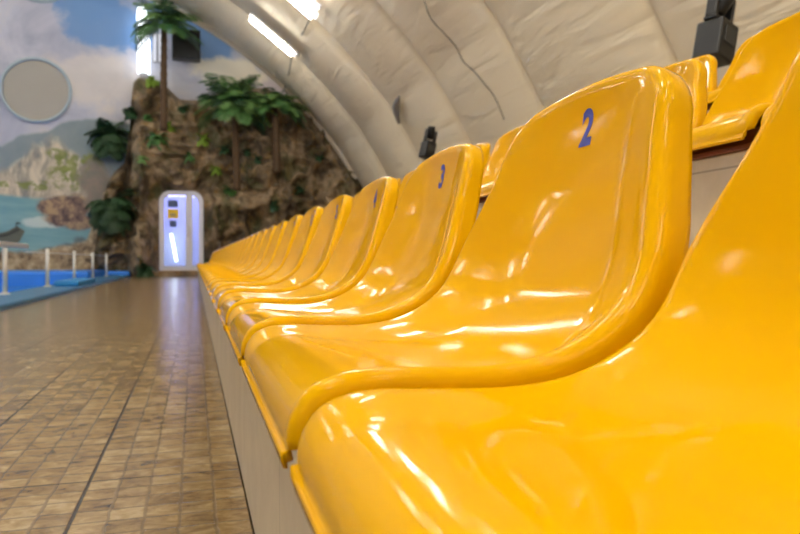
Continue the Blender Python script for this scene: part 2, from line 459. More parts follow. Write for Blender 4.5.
def number_mesh(txt):
    cu = bpy.data.curves.new('number', 'FONT'); cu.body = txt; cu.size = .056; cu.align_x = 'CENTER'; cu.offset = .0021; cu.resolution_u = 4
    ob = bpy.data.objects.new('tmp_text', cu); COL.objects.link(ob)
    dg = bpy.context.evaluated_depsgraph_get(); dg.update()
    me = bpy.data.meshes.new_from_object(ob.evaluated_get(dg))
    bpy.data.objects.remove(ob)
    bm = bmesh.new(); bm.from_mesh(me); bpy.data.meshes.remove(me)
    for it in range(2):
        bmesh.ops.subdivide_edges(bm, edges=bm.edges[:], cuts=1)
    for v in bm.verts:                       # text x -> -y, text y -> z, laid onto the backrest
        y, z = -v.co.x * .86 - .003, .262 + v.co.y
        hit = SEAT_BVH.ray_cast(Vector((-.5, y, z)), Vector((1, 0, 0)))
        v.co = Vector(((hit[0].x if hit[0] else .33) - .0007, y, z))
    bmesh.ops.recalc_face_normals(bm, faces=bm.faces[:])
    return bm

root = empty('stadium_seat', seat_loc(0, 0))
shell = link('shell', sbm, M['seat'], root, True)
so = shell.modifiers.new('thickness', 'SOLIDIFY'); so.thickness = .0028; so.offset = 1 if False else -1
# two bolts that hold the shell down
def bolt_bm(y):
    bm = bmesh.new(); p, n = seat_point(PL[-1] * .36, y / hw(.2))
    bmesh.ops.create_cone(bm, segments=16, radius1=.009, radius2=.006, depth=.004, cap_ends=True)
    bmesh.ops.translate(bm, vec=p + n * .002, verts=bm.verts[:]); return bm
ORD = ['zeroth', 'first', 'second', 'third', 'fourth', 'fifth', 'sixth', 'seventh', 'eighth', 'ninth', 'tenth', 'eleventh', 'twelfth', 'thirteenth', 'fourteenth', 'fifteenth',
       'sixteenth', 'seventeenth', 'eighteenth', 'nineteenth', 'twentieth']
def ordinal(n):
    if n <= 20: return ORD[n]
    tens = {2: 'twenty', 3: 'thirty'}[n // 10]
    return tens + '-' + ORD[n % 10] if n % 10 else {20: 'twentieth', 30: 'thirtieth'}[n]
def copy_seat(src, loc):
    r = src.copy(); COL.objects.link(r); r.location = loc
    for ch in src.children:
        c = ch.copy(); COL.objects.link(c); c.parent = r
    return r
NSEAT = 35
HIDDEN = set()
seat_roots = []
tag(root, 'nearest yellow plastic seat of the front row, filling the lower right foreground', 'seat', 'yellow seats in the front row')
seat_roots.append(root)
for i in range(1, NSEAT):
    r = copy_seat(root, seat_loc(0, i))
    n = i + 1
    if n <= 12:
        link('seat_number', number_mesh(str(n)), M['blue_ink'], r)['label'] = 'blue printed number %d' % n
    if n <= 4: lb = 'front-row yellow plastic seat with the blue number %d on its backrest' % n
    else: lb = 'front-row yellow plastic seat, %s from the near end of the row' % ordinal(n)
    tag(r, lb, 'seat', 'yellow seats in the front row')
    seat_roots.append(r)
for row, first, word in ((1, 1, 'middle'), (2, 2, 'back')):
    for i in range(first, NSEAT):
        if (row, i) in HIDDEN: continue
        r = copy_seat(root, seat_loc(row, i))
        tag(r, '%s-row yellow seat one step %s, standing level with front-row seat %d' % (word, 'up' if row == 1 else 'higher again', i + 1) if row == 1 else
            'back-row yellow seat on the topmost step, standing level with front-row seat %d' % (i + 1), 'seat', 'yellow seats in the %s row' % word)

# ------------------------------------------------------------------ steps that carry the rows
YN, YF = -2.0, 16.4
RX = .094
for k in range(3):
    bm = bmesh.new()
    top = Z0 + (-.031 if k == 0 else -.018) + k * ROW_DZ
    x1 = RX + (k + 1) * ROW_DX if k < 2 else 3.6
    box(bm, RX + k * ROW_DX, x1, YN, YF, 0, top, .004)
    tag(link('terrace_step', bm, M['riser']), kind='structure')
    bm = bmesh.new()
    # mounting board that the shells are bolted to
    xb = X0 + k * ROW_DX
    if k == 0: box(bm, xb + .045, xb + .235, YN + 1.95, YF - .12, top, top + .050, .003)
    else: box(bm, xb + .028, xb + .235, YN + 1.95, YF - .12, top, top + .010, .002); box(bm, xb + .045, xb + .235, YN + 1.95, YF - .12, top + .008, top + .037, .003)
    tag(link('mounting_board', bm, M['board']), ['red-brown board hidden under the front row of yellow seats', 'red-brown board showing under the lips of the middle-row seats', 'red-brown board showing under the lips of the back-row seats'][k], 'board', 'boards under the seat rows')

# ------------------------------------------------------------------ floor
bm = bmesh.new(); box(bm, -1.63, 6.6, -6, 21.2, -.3, 0)
tag(link('floor', bm, M['floor']), kind='structure')

# ------------------------------------------------------------------ pool side
bm = bmesh.new(); box(bm, -2.2, -1.632, -6, 19.48, -.8, .055, .03)
tag(link('pool_coping', bm, M['coping']), kind='structure')
bm = bmesh.new(); box(bm, -16.4, -2.21, -6, 16.39, -.9, -.1)
tag(link('pool_water', bm, M['water']), kind='structure')
bm = bmesh.new()
box(bm, -16.4, -2.21, 16.4, 19.45, -.8, .20, .06); box(bm, -16.4, -1.64, 19.62, 20.3, -.8, .16, .04)
tag(link('pool_end_kerb', bm, M['blue']), kind='structure')
bm = bmesh.new(); box(bm, -2.0, -1.66, 11.3, 13.2, .056, .14, .025)
tag(link('foam_block', bm, M['foam']), 'bright blue foam block lying on the pool edge beside the railing posts', 'block')
# railing: posts every 2.38 m, one short bright top bar, thin wire
PY = [6.47, 8.85, 11.23, 13.61, 15.99, 18.37]
PX = -2.07
rail = empty('pool_railing', (PX, 8.85, .055))
tag(rail, 'low stainless steel railing of slim posts along the blue pool edge', 'railing')
for y in PY:
    bm = bmesh.new(); tube(bm, [(0, y - 8.85, 0), (0, y - 8.85, .56)], .026, 12)
    p = link('post', bm, M['steel'], rail, True)
    bm = bmesh.new(); bmesh.ops.create_cone(bm, segments=20, radius1=.06, radius2=.045, depth=.02, cap_ends=True); bmesh.ops.translate(bm, vec=(0, y - 8.85, .01), verts=bm.verts[:])
    link('base_flange', bm, M['steel'], p, True)
bm = bmesh.new(); tube(bm, [(0, -7, .57), (0, 1.05, .57)], .034, 12); link('top_bar', bm, M['steel'], rail, True)
bm = bmesh.new(); tube(bm, [(0, 1.05, .50), (0, 9.52, .50)], .007, 6); link('wire', bm, M['steel'], rail, True)

# ------------------------------------------------------------------ inflated vault
AX, AZ, AR = -4.99, H - 3.41, 11.32
BAY = 2.77; SEAM0 = 20.02
def vault_pt(phi, y, lift=0):
    ph = (y - SEAM0) / BAY
    fr = ph - math.floor(ph)
    lobe = (math.sin(PI * fr) ** .42) * (1 + .2 * math.cos(PI * fr)) 
    sp = math.radians(24.0); q = (phi - math.radians(36.7)) / sp; fq = q - math.floor(q)
    lq = math.sin(PI * fq) ** .6
    b = .36 * lobe * (.62 + .38 * lq)
    r = AR + .05 - b + lift
    return Vector((AX + r * math.cos(phi), y, AZ + r * math.sin(phi)))
bm = bmesh.new()
uvl = bm.loops.layers.uv.new('uv')
phis = [math.radians(8 + 164 * i / 260) for i in range(261)]
ys = []
y = SEAM0
nb = 10; per = 22
for bkt in range(nb):
    for k in range(per):
        q = k / per; q = .5 - .5 * math.cos(PI * q); ys.append(SEAM0 - (bkt + q) * BAY)
ys.append(SEAM0 - nb * BAY)
grid = [[bm.verts.new(vault_pt(p, yy)) for p in phis] for yy in ys]
for a in range(len(ys) - 1):
    for c in range(len(phis) - 1):
        f = bm.faces.new((grid[a][c], grid[a][c + 1], grid[a + 1][c + 1], grid[a + 1][c]))
        for lp, (aa, cc) in zip(f.loops, ((a, c), (a, c + 1), (a + 1, c + 1), (a + 1, c))): lp[uvl].uv = (phis[cc] * 3.0, ys[aa])
bmesh.ops.recalc_face_normals(bm, faces=bm.faces[:]); bmesh.ops.reverse_faces(bm, faces=bm.faces[:])
tag(link('ceiling', bm, M['vault'], None, True), kind='structure')
# pale padded edge where the vault meets the painted wall
bm = bmesh.new(); tube(bm, [(AX + (AR - .06) * math.cos(p), 19.98, AZ + (AR - .06) * math.sin(p)) for p in phis[::2]], .11, 10)
tag(link('trim_1', bm, M['cream_trim'], None, True), kind='structure')

def on_vault(px, py, lift):
    u = (px - 400) / F; v = (260 - py) / F; r = Vector((ST + u * CT, CT - u * ST, v)); t = 1.0
    o = Vector((0, 0, H)); lo = 1; hi = 60
    for k in range(50):
        t = (lo + hi) / 2; p = o + r * t; phi = math.atan2(p.z - AZ, p.x - AX)
        rr = math.hypot(p.x - AX, p.z - AZ)
        s = vault_pt(phi, p.y, lift); sr = math.hypot(s.x - AX, s.z - AZ)
        if rr > sr: hi = t
        else: lo = t
    return o + r * lo

# ------------------------------------------------------------------ end wall
def arch_outline(y, r, z0):
    out = []
    for k in range(0, 121):
        p = math.radians(0 + 180 * k / 120); v = (AX + r * math.cos(p), AZ + r * math.sin(p))
        if v[1] >= z0: out.append(v)
    return out
bm = bmesh.new()
ol = arch_outline(YW, AR + .3, -.5); ol = [(ol[0][0], -.9)] + ol + [(ol[-1][0], -.9)]
f1 = [bm.verts.new((x, YW, z)) for x, z in ol]; f2 = [bm.verts.new((x, YW + .2, z)) for x, z in ol]
bm.faces.new(f1); bm.faces.new(f2[::-1])
for i in range(len(ol)): j = (i + 1) % len(ol); bm.faces.new((f1[i], f2[i], f2[j], f1[j]))
bmesh.ops.recalc_face_normals(bm, faces=bm.faces[:])
wall = tag(link('wall_far', bm, M['mural']), kind='structure')
# cut the doorway niche through the wall
DY = 20.22
dl, dr = at(159.5, 270, DY), at(203.5, 270, DY)
dtop = at(180, 191, DY).z; dbot = at(180, 270.5, DY).z
cut = bmesh.new(); box(cut, dl.x + .02, dr.x - .02, 20.5, 21.2, dbot + .01, dtop - .08)
cme = bpy.data.meshes.new('doorway_cut'); cut.to_mesh(cme); cut.free()
cob = bpy.data.objects.new('doorway_cut', cme); COL.objects.link(cob)
md = wall.modifiers.new('cut', 'BOOLEAN'); md.operation = 'DIFFERENCE'; md.object = cob; md.solver = 'EXACT'
dg = bpy.context.evaluated_depsgraph_get(); dg.update()
nm = bpy.data.meshes.new_from_object(wall.evaluated_get(dg)); wall.modifiers.clear(); wall.data = nm
bpy.data.objects.remove(cob)
# the lit room behind the door
bm = bmesh.new()
x0, x1, y0, y1, z0, z1 = dl.x - .5, dr.x + .5, 20.905, 22.6, dbot, dtop + .25
for q in (((x0, y1, z0), (x1, y1, z0), (x1, y1, z1), (x0, y1, z1)), ((x0, y0, z0), (x0, y1, z0), (x0, y1, z1), (x0, y0, z1)), ((x1, y0, z0), (x1, y0, z1), (x1, y1, z1), (x1, y1, z0)),
          ((x0, y0, z0), (x1, y0, z0), (x1, y1, z0), (x0, y1, z0)), ((x0, y0, z1), (x0, y1, z1), (x1, y1, z1), (x1, y0, z1))):
    bm.faces.new([bm.verts.new(v) for v in q])
tag(link('wall_passage', bm, M['room_blue']), kind='structure')
def tube_light(name, a, b, r, mat, label, grp):
    a, b = Vector(a), Vector(b)
    t = empty(name, (a + b) / 2); m_ = (a + b) / 2; d = (b - a).normalized()
    bm = bmesh.new(); tube(bm, [a - m_, b - m_], r, 12); link('lit_tube', bm, mat, t, True)
    for s, e in ((-1, a), (1, b)):
        bm = bmesh.new(); tube(bm, [e - m_ + d * s * .0, e - m_ + d * s * .05], r * 1.25, 12); link('end_cap', bm, M['white'], t, True)
    tag(t, label, 'light', grp); return t
M['tube_blue'] = emis('blue_lit_tube', (.45, .45, 1.0), 60)
tube_light('passage_glow', (dl.x + .1, 21.2, dtop - .02), (dr.x - .1, 21.2, dtop - .02), .04, M['tube_blue'], 'blue glowing tube light inside the passage behind the glass door', None)
tube_light('passage_glow', (dl.x + .40, 22.3, dbot + .25), (dl.x + .25, 22.3, dbot + 1.1), .035, emis('pale_streak_glow', (.75, .9, 1.0), 5), 'upright glowing white tube added for its pale streak behind the glass door', None)  # glowing tube added to imitate the pale streak seen in the glass

# door: rounded white frame, wide pane, narrow pane, sign
door = empty('door_1', ((dl.x + dr.x) / 2, DY, dbot)); tag(door, kind='structure')
cx = (dl.x + dr.x) / 2; W = dr.x - dl.x; HT = dtop - dbot
def rrect(w, h, r, n=8):
    pts = [(-w / 2, 0), (w / 2, 0)]
    for k in range(n + 1):
        a = PI / 2 * k / n; pts.append((w / 2 - r + r * math.cos(a), h - r + r * math.sin(a)))
    for k in range(n + 1):
        a = PI / 2 + PI / 2 * k / n; pts.append((-w / 2 + r + r * math.cos(a), h - r + r * math.sin(a)))
    return pts
bm = bmesh.new()
o_, i_ = rrect(W, HT, .3), rrect(W - .24, HT - .24, .2)
i_ = [(x, z + .12) for x, z in i_]
ra = [[bm.verts.new((x, yy, z)) for x, z in pts] for pts, yy in ((o_, -.05), (o_, .06), (i_, .06), (i_, -.05))]
for k in range(4):
    a, b = ra[k], ra[(k + 1) % 4]
    for q in range(len(a)): w = (q + 1) % len(a); bm.faces.new((a[q], a[w], b[w], b[q]))
bmesh.ops.recalc_face_normals(bm, faces=bm.faces[:])
link('door_frame', bm, M['white'], door)
def dx(px): return at(px, 240, DY).x - cx
bm = bmesh.new(); box(bm, dx(186), dx(192.5), -.04, .05, .06, HT - .05, .008); link('jamb', bm, M['white'], door)
bm = bmesh.new(); box(bm, -W / 2 + .07, dx(186), -.0, .012, .08, HT - .1); pane = link('glass_pane', bm, M['glass'], door)
bm = bmesh.new(); box(bm, dx(192.5), W / 2 - .07, -.0, .012, .08, HT - .1); link('glass_pane', bm, M['glass'], door)
bm = bmesh.new(); tube(bm, [(dx(188), -.07, HT * .42), (dx(188), -.07, HT * .55)], .014, 8); link('door_handle', bm, M['steel'], door, True)
def on_door(name, xa, xb, ya, yb, mat, lb):
    bm = bmesh.new(); box(bm, dx(xa), dx(xb), -.012, -.004, at(180, yb, DY).z - dbot, at(180, ya, DY).z - dbot); link(name, bm, mat, door)['label'] = lb
on_door('sign', 168, 178.5, 209.5, 218.5, M['yellow_sign'], 'yellow notice on the glass')
on_door('sticker', 168, 178, 200.5, 207.5, M['sticker'], 'grey-blue sticker above the yellow notice')
on_door('sticker', 170, 176.5, 221, 227, M['sticker'], 'small grey-blue sticker below the yellow notice')
bm = bmesh.new()
for zz in (.055, .09, .125): box(bm, dx(170), dx(176.5), -.016, -.013, at(180, 218, DY).z - dbot + zz - .02, at(180, 218, DY).z - dbot + zz - .005)
link('sign_lettering', bm, M['sticker'], door)

# step in front of the door
bm = bmesh.new(); box(bm, dl.x - .25, dr.x + .35, 19.75, 20.9, 0.0, dbot, .02)
tag(link('door_step', bm, M['riser'] if False else M['rock']), kind='structure')

# ------------------------------------------------------------------ artificial rock face
TOPL = [(92, 268), (96, 240), (101, 205), (108, 180), (116, 168), (124, 160), (130, 120), (133, 80), (140, 74), (152, 76), (165, 84), (180, 96), (200, 98), (215, 92), (232, 84), (262, 86), (285, 92), (300, 92), (320, 100), (420, 100)]
TOPW = [(at(a, b, 20.3).x, at(a, b, 20.3).z) for a, b in TOPL]
def rock_top(x): return lerp_tab(x, TOPW)
xl, xr = TOPW[0][0], 5.95
NX, NZ = 170, 128
ZMAX = 5.75
bm = bmesh.new(); vg = {}
def fbm(v, o): return noise.fractal(v, 1.0, 2.0, o)
HOLE_W, HOLE_H = W / 2 + .0, dtop
def hole(x, z, m_=0): 
    if z > dtop + m_: return False
    w = W / 2 + m_
    if z > dtop - .3 + m_: w -= (1 - math.sqrt(max(0, 1 - ((z - (dtop - .3 + m_)) / .3) ** 2))) * .3
    return abs(x - cx) < w
for i in range(NX + 1):
    x = xl + (xr - xl) * i / NX
    zt = min(rock_top(x), AZ + math.sqrt(max(0, (AR + .15) ** 2 - (x - AX) ** 2))) + .06 * fbm(Vector((x * 2, 5, 0)), 4)
    for j in range(NZ + 1):
        z = zt * j / NZ
        p = Vector((x, 0, z))
        d = .55 + .38 * fbm(p * .75 + Vector((3, 1, 0)), 3) + .30 * (1 - 2 * abs(noise.noise(p * 1.5 + Vector((0, 7, 0))))) + .17 * (1 - 2 * abs(noise.noise(p * 3.6))) + .05 * noise.noise(p * 9)
        d += .25 * math.exp(-((x - at(141, 200, 20).x) / .28) ** 2) - .40 * math.exp(-((x - at(126, 200, 20).x) / .16) ** 2)
        d -= .1 * z / 3
        e = min(1, (zt - z) / .35, (x - xl) / .3 + .1); d *= max(0, e) ** .5
        # recess round the door
        m_ = 0
        dd = math.hypot(max(0, abs(x - cx) - W / 2), max(0, z - dtop + .12))
        k = sstep(dd / .38); d = d * k + .42 * (1 - k)
        vg[i, j] = (x, YW + .02 - max(.02, d), z)
vv = {}
def V(i, j):
    if (i, j) not in vv: vv[i, j] = bm.verts.new(vg[i, j])
    return vv[i, j]
for i in range(NX):
    for j in range(NZ):
        q = [(i, j), (i + 1, j), (i + 1, j + 1), (i, j + 1)]
        mx = sum(vg[a][0] for a in q) / 4; mz = sum(vg[a][2] for a in q) / 4
        if hole(mx, mz, .0): continue
        bm.faces.new([V(*a) for a in q])
bmesh.ops.recalc_face_normals(bm, faces=bm.faces[:])
be = [e for e in bm.edges if len(e.link_faces) == 1]
ex = bmesh.ops.extrude_edge_only(bm, edges=be)
for v in ex['geom']:
    if isinstance(v, bmesh.types.BMVert): v.co.y = YW + .01
bmesh.ops.recalc_face_normals(bm, faces=bm.faces[:])
rock = link('rock_wall', bm, M['rock'], None, True); tag(rock, kind='structure')
RBVH = None
def rock_y(x, z):
    i = max(0, min(NX, int(round((x - xl) / (xr - xl) * NX)))); zt = vg[i, NZ][2]; j = max(0, min(NZ, int(round(z / max(zt, .01) * NZ))))
    return vg[i, j][1]

# ------------------------------------------------------------------ foliage
def frond(bm, base, az, elev, L, droop, leaf, nl=13, wid=.028):
    d = Vector((math.cos(az) * math.cos(elev), math.sin(az) * math.cos(elev), math.sin(elev)))
    pts = []; p = Vector(base); n = 10; v = d.copy()
    for k in range(n + 1):
        pts.append(p.copy()); p = p + v * (L / n); v = (v + Vector((0, 0, -droop / n * (1 + k / n)))).normalized()
    tube(bm, pts, [.012 * (1 - .7 * k / n) for k in range(n + 1)], 4)
    for k in range(1, nl + 1):
        q = .12 + .88 * k / nl; f = q * n; i = min(int(f), n - 1); c = pts[i].lerp(pts[i + 1], f - i); t = (pts[i + 1] - pts[i]).normalized()
        side = t.cross(Vector((0, 0, 1)))
        if side.length < .1: side = Vector((1, 0, 0))
        side.normalize(); ll = leaf * math.sin(PI * min(1, .12 + q * .86)) ** .6
        for s in (-1, 1):
            dr = (side * s * .85 + t * .55 + Vector((0, 0, -.28 + random.uniform(-.12, .12)))).normalized()
            w = t * wid; a = c; b = c + dr * ll * .5 + Vector((0, 0, .01)); e = c + dr * ll + Vector((0, 0, -.05 * ll))
            va = [bm.verts.new(a - w * .5), bm.verts.new(a + w * .5), bm.verts.new(b + w), bm.verts.new(e), bm.verts.new(b - w)]
            bm.faces.new(va)
def crown(bm, c, n, L, leaf, e0=-.1, e1=1.2, droop=1.2, face=True, nl=19, wid=.021):
    for k in range(n):
        az = 2 * PI * k / n + random.uniform(-.3, .3)
        if face and math.sin(az) > .55: az = -az
        frond(bm, c, az, random.uniform(e0, e1), L * random.uniform(.75, 1.1), droop * random.uniform(.7, 1.3), leaf, nl, wid)
def palm(px, py_c, py_b, depth, n, L, leaf, label, tr=.07, mats=('leaf', 'leaf_dark', 'leaf_mid'), lean=0, e=(-.1, 1.2)):
    c = at(px, py_c, depth); b = at(px + lean, py_b, depth)
    t = empty('palm_tree', b)
    tag(t, label, 'palm', 'artificial palms on the rock')
    bm = bmesh.new(); pts = catmull([(0, 0, -.02), ((c.x - b.x) * .4, 0, (c.z - b.z) * .5), (c.x - b.x, 0, c.z - b.z)], 12)
    tube(bm, pts, [tr * (1.15 - .35 * k / len(pts)) * (1.12 if k % 2 else .95) for k in range(len(pts))], 10)
    link('trunk', bm, M['trunk'], t, True)
    for q, mt in enumerate(mats):
        bm = bmesh.new(); crown(bm, c - b, n // len(mats), L, leaf, *e)
        link('fronds', bm, M[mt], t)
    return t
def shrub(px, py, r, n, label, mt='leaf', cat='plant', name='rock_plant', out=.05, leaf=None, e=(-.3, 1.3), droop=1.6, wid=.03):
    p = at(px, py, 20.0); yy = rock_y(p.x, p.z) if p.x > xl else YW; p = at(px, py, yy - out); 
    rr = r / F * 20
    t = bmesh.new(); crown(t, Vector((0, 0, 0)), n, rr, (leaf or .3) * rr, e[0], e[1], droop, True, 9, wid)
    o = link(name, t, M[mt], None, False, p); tag(o, label, cat, 'plants growing on the rock'); return o
palm(165, 28, 130, 19.45, 34, 1.15, .32, 'tall slender palm at the left end of the rock, in front of the black loudspeaker', .085, lean=-1)
palm(235, 108, 190, 19.35, 56, 1.2, .34, 'broad leafy palm with the widest crown, on the rock right of the door', .09, lean=2, e=(.0, 1.25))
palm(275, 108, 172, 19.3, 34, 1.0, .30, 'smaller palm at the right of the rock, close to the edge of the vault', .10, lean=2, e=(.0, .9))
for q in ((152, 82, 13, 18, 'bright green tuft on the rock top, below the tall glowing lamp', 'leaf_light'),
          (183, 110, 9, 16, 'small dark round fern on the rock left of the broad palm', 'leaf_dark'),
          (157, 140, 14, 20, 'drooping fern low on the slender palm trunk', 'leaf'),
          (203, 140, 10, 16, 'light green fern on the rock below and left of the broad palm', 'leaf_light'),
          (225, 150, 9, 14, 'dark fern left of the broad palm trunk', 'leaf_dark'),
          (247, 152, 8, 14, 'dark fern right of the broad palm trunk', 'leaf_dark'),
          (258, 160, 8, 14, 'small fern between the two right-hand palm trunks', 'leaf_dark'),
          (230, 192, 11, 18, 'green fern halfway up the rock, right of the door', 'leaf'),
          (273, 206, 9, 18, 'round dark fern low on the rock above the far seats', 'leaf_dark'),
          (320, 158, 7, 14, 'round dark fern on the rock nearest the vault edge', 'leaf_dark'),
          (206, 100, 11, 14, 'spreading fern on the rock top between the slender and broad palms', 'leaf'),
          (190, 158, 8, 12, 'small fern on the rock above the door top', 'leaf'),
          (145, 271, 12, 24, 'dark low plant on the floor beside the door step', 'leaf_dark'),
          (207, 262, 6, 14, 'dark low plant right of the door behind the last seat', 'leaf_dark'),
          (168, 128, 9, 16, 'yellow-green fern between the slender palm and the door top', 'leaf_light'),
          (148, 118, 9, 16, 'green fern left of the slender palm trunk, high on the rock', 'leaf'),
          (216, 170, 8, 14, 'yellow-green fern on the rock right of and above the door', 'leaf_light'),
          (300, 190, 7, 14, 'dark fern right of the small palm trunk foot', 'leaf_dark'),
          (143, 160, 8, 14, 'green fern on the lit rock pillar left of the door', 'leaf_mid'),
          (290, 92, 12, 12, 'thin bushy plant against the vault above the small palm', 'leaf')):
    shrub(*q)
# bushy plants hanging at the left edge of the rock
for (px, py, r, n, lb) in ((110, 138, 24, 46, 'large dark bush over the painted cliff, upper one at the rock edge'),
                           (112, 207, 26, 60, 'large dark bush at the left edge of the rock, lower one beside the crevice'),
                           (131, 112, 10, 18, 'small dark plant hanging at the upper left edge of the rock')):
    o = shrub(px, py, r, n, lb, 'leaf_dark', out=.15, leaf=.42, e=(-.9, 1.3), wid=.04)

# ------------------------------------------------------------------ things on the painted wall
def porthole(n, px, py, r):
    c = at(px, py, YW); R_ = r / F * (YW * CT + c.x * ST)
    t = empty('window_%d' % n, (c.x, YW, c.z)); tag(t, kind='structure')
    bm = bmesh.new()
    ra = []
    for rr, yy in ((R_, .0), (R_, -.09), (R_ - .07, -.09), (R_ - .07, -.01)):
        ra.append([bm.verts.new((rr * math.cos(2 * PI * k / 64), yy, rr * math.sin(2 * PI * k / 64))) for k in range(64)])
    for a, b in zip(ra, ra[1:]):
        for k in range(64): bm.faces.new((a[k], a[(k + 1) % 64], b[(k + 1) % 64], b[k]))
    bmesh.ops.recalc_face_normals(bm, faces=bm.faces[:]); link('window_frame', bm, M['rim'], t, True)
    bm = bmesh.new(); vs = [bm.verts.new(((R_ - .06) * math.cos(2 * PI * k / 64), -.03, (R_ - .06) * math.sin(2 * PI * k / 64))) for k in range(64)]
    bm.faces.new(vs); link('pane', bm, M['beige'], t)
porthole(1, 37.5, 91, 32.5); porthole(2, 41, -32, 36)

BT0 = at(5, 240, YW)
# painted boat (flat paint on the wall)
def flat_poly(name, pts, mat, parent=None, y=YW - .012):
    bm = bmesh.new(); ps = [at(a, b, y) for a, b in pts]
    f = [bm.verts.new(p) for p in ps]; g_ = [bm.verts.new(p + Vector((0, .011, 0))) for p in ps]
    bm.faces.new(f); bm.faces.new(g_[::-1])
    for i in range(len(f)): j = (i + 1) % len(f); bm.faces.new((f[i], g_[i], g_[j], f[j]))
    bmesh.ops.recalc_face_normals(bm, faces=bm.faces[:]); bmesh.ops.translate(bm, vec=-BT0, verts=bm.verts[:])
    return link(name, bm, mat, parent)
bt = empty('painted_boat', BT0); tag(bt, 'grey rowing boat painted on the mural by the shore', 'painting')
flat_poly('hull', [(-30, 236), (-18, 233), (-4, 234), (8, 231), (17, 226), (25, 231), (20, 241), (14, 246), (-6, 247), (-22, 246)], M['boat'], bt)
flat_poly('inside', [(-24, 236), (-6, 236), (8, 233), (17, 228), (21, 230), (8, 236), (-8, 239)], M['boat_in'], bt, YW - .026)
flat_poly('mast', [(16, 222), (21, 223), (21, 224), (17, 224), (17.4, 228), (16.4, 228)], M['boat_in'], bt, YW - .026)

# tall glowing lamp on the rock top
lp = empty('glowing_lamp', at(144.5, 74, 20.35)); tag(lp, 'tall white glowing lamp standing on the rock top beside the slender palm', 'lamp')
k = 20.35 / F
bm = bmesh.new(); ring = []
hh = 62 * k
for i in range(15):
    q = i / 14; r = 5.6 * k * (1 - max(0, q - .75) ** 2 * 8) 
    ring.append((Vector((-2.5 * k * max(0, q - .7) * 3, 0, q * hh)), max(r, .05)))
tube(bm, [a for a, b in ring], [b for a, b in ring], 20); link('shade', bm, M['lamp'], lp, True)
bm = bmesh.new(); tube(bm, [(0, 0, -.35), (0, 0, .02)], .12, 16); link('foot', bm, M['grey'], lp, True)
# loudspeaker, louvre panel
c = at(187, 46, 20.3); s = 20.3 / F
sp = empty('loudspeaker', (c.x, 20.3, c.z)); tag(sp, 'black box loudspeaker hung on the painted sky behind the slender palm', 'speaker')
bm = bmesh.new(); box(bm, -13 * s, 13 * s, -.16, .2, -14 * s, 14 * s, .03); link('cabinet', bm, M['black'], sp)
bm = bmesh.new(); box(bm, -11 * s, 11 * s, -.175, -.162, -12 * s, 12 * s, .005); link('grille', bm, M['black'], sp)
bm = bmesh.new(); box(bm, -.05, .05, .2, YW - 20.3 - .001, -.05, .05); link('bracket', bm, M['dark_metal'], sp)
c = at(158.5, 49, YW); lv = empty('louvre_panel', (c.x, YW, c.z)); tag(lv, 'narrow pale grey upright vent panel on the painted sky left of the loudspeaker', 'vent')
bm = bmesh.new(); box(bm, -5 * s, 5 * s, -.05, -.001, -14 * s, 14 * s, .008); link('panel', bm, M['grey'], lv)
for q in (-2.2, 2.2):
    bm = bmesh.new(); box(bm, (q - 1.2) * s, (q + 1.2) * s, -.09, -.05, -13 * s, 13 * s, .01); link('slat', bm, M['white'], lv)

# ------------------------------------------------------------------ tube lights under the vault
def vault_tube(pa, pb, yb, label, r=.035, off=-.22, grp='tube lights under the vault', name='tube_light'):
    if isinstance(pa, tuple): a, b = on_vault(*pa, off), on_vault(*pb, off)
    else: a = vault_pt(pa, yb, off); b = vault_pt(pb, yb, off)
    m_ = (a + b) / 2
    t = empty(name, m_); tag(t, label, 'light', grp)
    d = (b - a).normalized(); nrm = Vector((AX - m_.x, 0, AZ - m_.z)).normalized()
    bm = bmesh.new(); tube(bm, [a - m_ + nrm * .04, b - m_ + nrm * .04], r, 12); link('lit_tube', bm, M['tube'], t, True)
    bm = bmesh.new()
    hl = (b - a).length / 2 + .08; vv_ = []
    for q in (-hl, hl):
        for yy in (-.12, .12):
            for nn in (-.06, -.02): vv_.append(bm.verts.new(d * q + Vector((0, 1, 0)) * yy + nrm * nn))
    for f in ((0, 1, 3, 2), (4, 6, 7, 5), (0, 4, 5, 1), (2, 3, 7, 6), (0, 2, 6, 4), (1, 5, 7, 3)): bm.faces.new([vv_[i] for i in f])
    bmesh.ops.recalc_face_normals(bm, faces=bm.faces[:]); link('fixture_body', bm, M['white'], t)
PA, PB = math.radians(49.6), math.radians(56.2)
fix = [(17.42, (252, 19), (293, 54), 'glowing tube light on the vault nearest the painted wall'),
       (14.72, (284, -9), (313, 17), 'glowing tube light nearer the camera, left one of the pair at the top edge'),
       (14.22, (293, -11), (315, 8), 'glowing tube light nearer the camera, right one of the pair at the top edge')]
for yb, a, b, lb in fix: vault_tube(a, b, yb, lb)
k = 0
for bay in range(2, 9):                       # the same fittings go on overhead, out of the picture
    yb = 17.42 - bay * 2.77
    vault_tube(PA, PB, yb, 'tube light high on the right side of the vault, out of the picture overhead'); 
for bay in range(0, 9):
    yb = 17.42 - bay * 2.77
    for s_, e_ in ((75, 82), (100, 107), (126, 133)):
        if bay % 2 and s_ == 100 and bay > 2: continue
        vault_tube(math.radians(s_), math.radians(e_), yb, 'tube light on the vault over the pool, beyond the top left of the picture')
